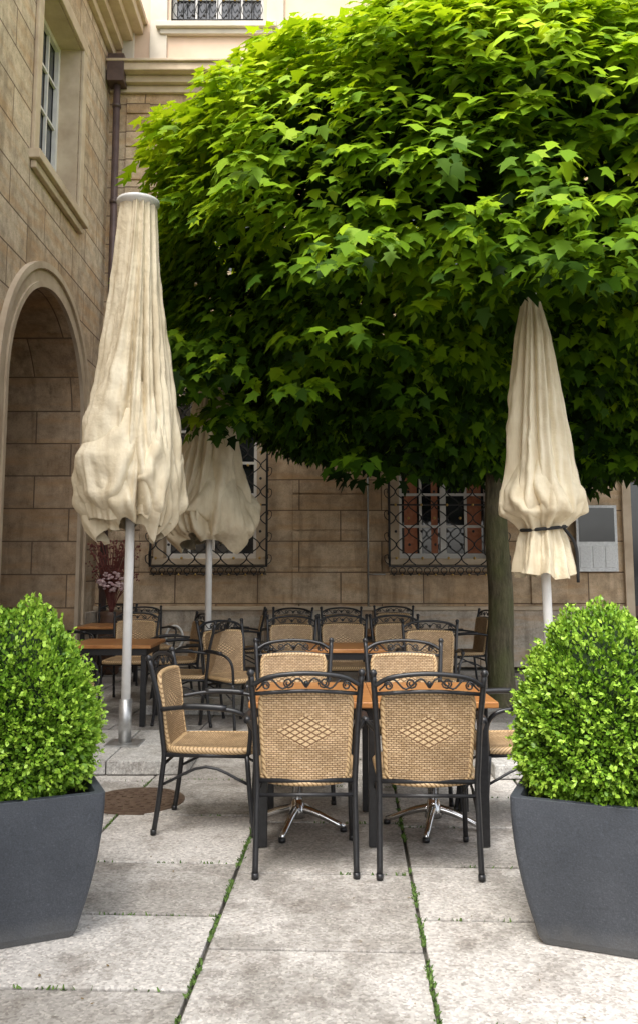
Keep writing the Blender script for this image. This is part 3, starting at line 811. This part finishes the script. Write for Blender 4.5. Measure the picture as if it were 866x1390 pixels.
chairs=[(-.066,4.32,91),(.525,4.30,88.5),(-.165,5.52,272),(.57,5.50,268),
 (-.60,4.90,-4),(1.12,4.92,188),
 (-.74,7.85,312),(-.30,8.6,268),(.30,10.6,272),(.98,11.0,265),(.84,8.75,275),(1.72,10.2,187),(1.02,7.75,262),(.26,8.75,271),(-.42,10.5,255),
 (-2.22,7.25,30),(-1.24,8.05,172),(-1.62,9.3,200),(-2.1,9.3,268),(-2.2,10.9,300),(-3.0,9.9,-10),(-2.72,8.2,8),(-2.85,11.6,272),(-1.0,10.6,185)]
for c in chairs: chair(*c)
# ------------------------------------------------------------ tables
def table(name,x0,x1,y0,y1,ped):
    e=empty(name,((x0+x1)/2,(y0+y1)/2,0)); cx,cy=(x0+x1)/2,(y0+y1)/2
    m=MB(); a,b_,c_,d=x0-cx,x1-cx,y0-cy,y1-cy
    n=max(1,round((x1-x0)/.7)); 
    for i in range(n):
        xa=a+(b_-a)*i/n; xb=a+(b_-a)*(i+1)/n
        m.box(xa+.001,xb-.001,c_,d,.715,.748,'wood')
    m.obj('table_top',e,bevel=.006)
    f=MB()
    i_=.05
    f.box(a+i_,b_-i_,c_+i_,c_+i_+.03,.65,.713,'black'); f.box(a+i_,b_-i_,d-i_-.03,d-i_,.65,.713,'black')
    f.box(a+i_,a+i_+.03,c_+i_+.031,d-i_-.031,.65,.713,'black'); f.box(b_-i_-.03,b_-i_,c_+i_+.031,d-i_-.031,.65,.713,'black')
    xs=[a+i_+.001,b_-i_-.051]+([-.026] if n>1 else [])
    for xx in xs:
        for yy in (c_+i_+.001,d-i_-.051): f.box(xx,xx+.05,yy,yy+.05,.004,.648,'black')
    f.obj('frame',e,bevel=.003)
    for px_ in ped:
        q=MB(); X=px_-cx
        q.tube([(X,0,.1),(X,0,.71)],.03,'chrome',12)
        q.lathe([(.05,.06),(.045,.10),(.03,.16)],(X,0,0),'chrome',16)
        for k in range(4):
            an=pi/4+k*pi/2+.5; dx,dy=math.cos(an),math.sin(an)
            q.tube(catmull([(X+dx*.02,dy*.02,.11),(X+dx*.12,dy*.12,.085),(X+dx*.27,dy*.27,.025)],4),[.024,.023,.022,.021,.02,.019,.018,.017,.016],'chrome',8)
            q.tube([(X+dx*.265,dy*.265,.004),(X+dx*.265,dy*.265,.025)],.02,'black',8)
        q.obj('pedestal',e)
table('patio_table',-.37,.94,4.42,5.20,(-.12,.64))
table('patio_table',-.12,.60,7.35,8.05,())
table('patio_table',.45,1.35,9.2,9.95,())
table('patio_table',-2.33,-1.55,7.75,8.5,())
table('patio_table',-3.0,-2.3,10.3,11.0,())

# ------------------------------------------------------------ umbrellas
def umbrella(x,y,ztop,prof,seed,tied=False,lean=(0,0),zb=.1,slab=True,folds=9,cap=.175,rs_=1.0):
    rd=random.Random(seed); e=empty('closed_parasol',(x,y,0))
    p=MB(); lx,ly=lean
    p.tube([(0,0,zb),(lx*.3,ly*.3,1.5),(lx,ly,ztop)],.036,'polewhite',16)
    p.tube([(0,0,zb),(0,0,zb+.34)],.05,'steel',16)
    p.box(-.13,.13,-.13,.13,zb+.001,zb+.014,'steel')
    p.lathe([(.0,ztop-.05),(cap*.6,ztop-.05),(cap*.8,ztop-.02),(cap,ztop),(cap,ztop+.025),(.05,ztop+.05),(.0,ztop+.055)],(lx,ly,0),'polewhite',28)
    p.obj('pole',e)
    c=MB()
    zs=[q[0] for q in prof]; rsx=[q[1]*rs_ for q in prof]; z0,z1=min(zs),max(zs)
    zz=np.array(zs[::-1]); rr_=np.array(rsx[::-1])
    ph=[rd.uniform(0,6.28) for _ in range(12)]
    def layer(za,zbm,k,amp0,amp1,sc0,sc1,nf,hemv,curl,tw,rows=46,seg=180,cut=None):
        vs=[];fs=[]
        for i in range(rows+1):
            s=i/rows; scale=sc0+(sc1-sc0)*min(1,s*2.0)
            for j in range(seg):
                th=2*pi*j/seg
                th2=th+tw*s*s+.30*math.sin(2*th+ph[0])+.16*math.sin(3*th+ph[6])+.08*math.sin(5*s+ph[1])
                hem=hemv*(math.sin(2*th+ph[2])+.7*math.sin(5*th+ph[3])+.5*math.sin(nf*th2))
                z=za+(zbm-za)*s+hem*s**3
                R=float(np.interp(z,zz,rr_))*scale
                am=amp0+(amp1-amp0)*s
                w_=abs(math.sin(nf*th2*.5+ph[4])); w2=2*w_**.6-1
                f=1-am+am*w2+am*.28*math.sin((nf*2+1)*th2+4*s+ph[5])
                f+=.045*noise.noise(Vector((math.cos(th)*2.2,math.sin(th)*2.2,z*1.6+seed)))*(1+1.5*s)
                f+=.035*noise.noise(Vector((math.cos(th)*7,math.sin(th)*7,z*5+seed)))*(.5+1.5*s)
                # diagonal drag creases
                f+=.018*math.sin(z*26+3*th+ph[7])*max(0,noise.noise(Vector((math.cos(th)*3,math.sin(th)*3,z*2+9+seed))))*3
                if curl: f*=1-curl*max(0,(s-.86)/.14)**2
                r=max(R*f,.042)
                fz=(z)/(ztop)
                vs.append((lx*fz+r*math.cos(th),ly*fz+r*math.sin(th),z))
        for i in range(rows):
            for j in range(seg):
                j2=(j+1)%seg; fs.append((i*seg+j,(i+1)*seg+j,(i+1)*seg+j2,i*seg+j2))
        c.add(vs,fs,k,True)
    H=z1-z0
    if not tied:
        layer(z1,z0+.12,'cloth',.16,.24,1.03,1.03,folds,.03,.12,.4,80)
        layer(z0+H*.44,z0+.04,'cloth',.14,.22,.78,1.06,7,.06,.25,-.5,40)
        layer(z0+H*.36,z0+.22,'cloth',.14,.20,.80,1.15,5,.10,.22,.5,34)
    else:
        layer(z1,z0,'cloth',.14,.20,1.03,1.03,folds,.02,.0,.4,120)
        layer(z0+H*.40,z0+H*.19,'cloth',.14,.22,.82,1.10,6,.02,.18,-.4,34)
        zt=z0+H*.165; R=float(np.interp(zt,zz,rr_))*.98
        ring=[(lx*.4+R*math.cos(a),ly*.4+R*math.sin(a),zt+.02*math.sin(a+1)) for a in np.linspace(0,2*pi,33)[:-1]]
        c.tube(ring,.014,'strap',6,closed=True,flat=1)
        c.tube(catmull([(lx*.4+R*.7,-R*.7,zt),(lx*.4+R*1.15,-R*.9,zt-.15),(lx*.4+R*1.2,-R*.9,zt-.42)],5),.012,'strap',6)
    c.obj('canopy',e)
    if slab:
        q=MB(); h=.575
        for sx in (-1,0):
            for sy in (-1,0):
                q.box(sx*h+.004,(sx+1)*h-.004,sy*h+.004,(sy+1)*h-.004,.004,zb,'base')
        q.obj('base_slabs',e,bevel=.008)
    return e
umbrella(-1.50,6.57,4.46,[(4.44,.145),(4.0,.175),(3.69,.205),(3.37,.245),(3.07,.285),(2.76,.335),(2.46,.375),(2.16,.385),(1.90,.375),(1.70,.34)],1,folds=12)
umbrella(-1.19,9.0,3.85,[(3.82,.11),(3.4,.17),(3.0,.25),(2.6,.34),(2.3,.42),(2.0,.46),(1.85,.45),(1.68,.40)],5,folds=12,cap=.12)
umbrella(1.78,6.45,3.62,[(3.60,.07),(3.3,.14),(3.0,.175),(2.5,.235),(2.15,.275),(1.95,.31),(1.87,.30),(1.80,.21),(1.74,.16),(1.65,.19),(1.52,.22),(1.4,.24)],8,tied=True,lean=(-.08,0),folds=11,cap=.05)

# ------------------------------------------------------------ vase with dried flowers
vz=MB(); c=(-2.92,11.75,0)
vz.lathe([(.10,0),(.13,.03),(.15,.3),(.17,.62),(.14,.8),(.16,.86),(.13,.86),(.11,.78)],c,'vase',20)
rd=random.Random(4)
for i in range(80):
    a=rd.random()*6.28; r=rd.uniform(.02,.36); h=rd.uniform(1.25,1.9)
    p=[(c[0],c[1],.8),(c[0]+r*.4*math.cos(a),c[1]+r*.4*math.sin(a),.8+(h-.8)*.6),(c[0]+r*math.cos(a),c[1]+r*math.sin(a),h)]
    vz.tube(catmull(p,4),.006,'dried',4)
    for k in range(4):
        t_=rd.uniform(-.05,.05); vz.ball((p[2][0]+t_,p[2][1]+rd.uniform(-.05,.05),h+rd.uniform(-.08,.03)),rd.uniform(.01,.02),'dried',6)
for i in range(60):
    a=rd.random()*6.28; q=rd.random()**.5*.17
    vz.ball((c[0]+.05+q*math.cos(a)*1.2,c[1]-.18+rd.uniform(-.04,.04),1.28+q*math.sin(a)*.8),rd.uniform(.02,.04),'petal',6,(1,1,.6))
vz.obj('dried_flower_vase')
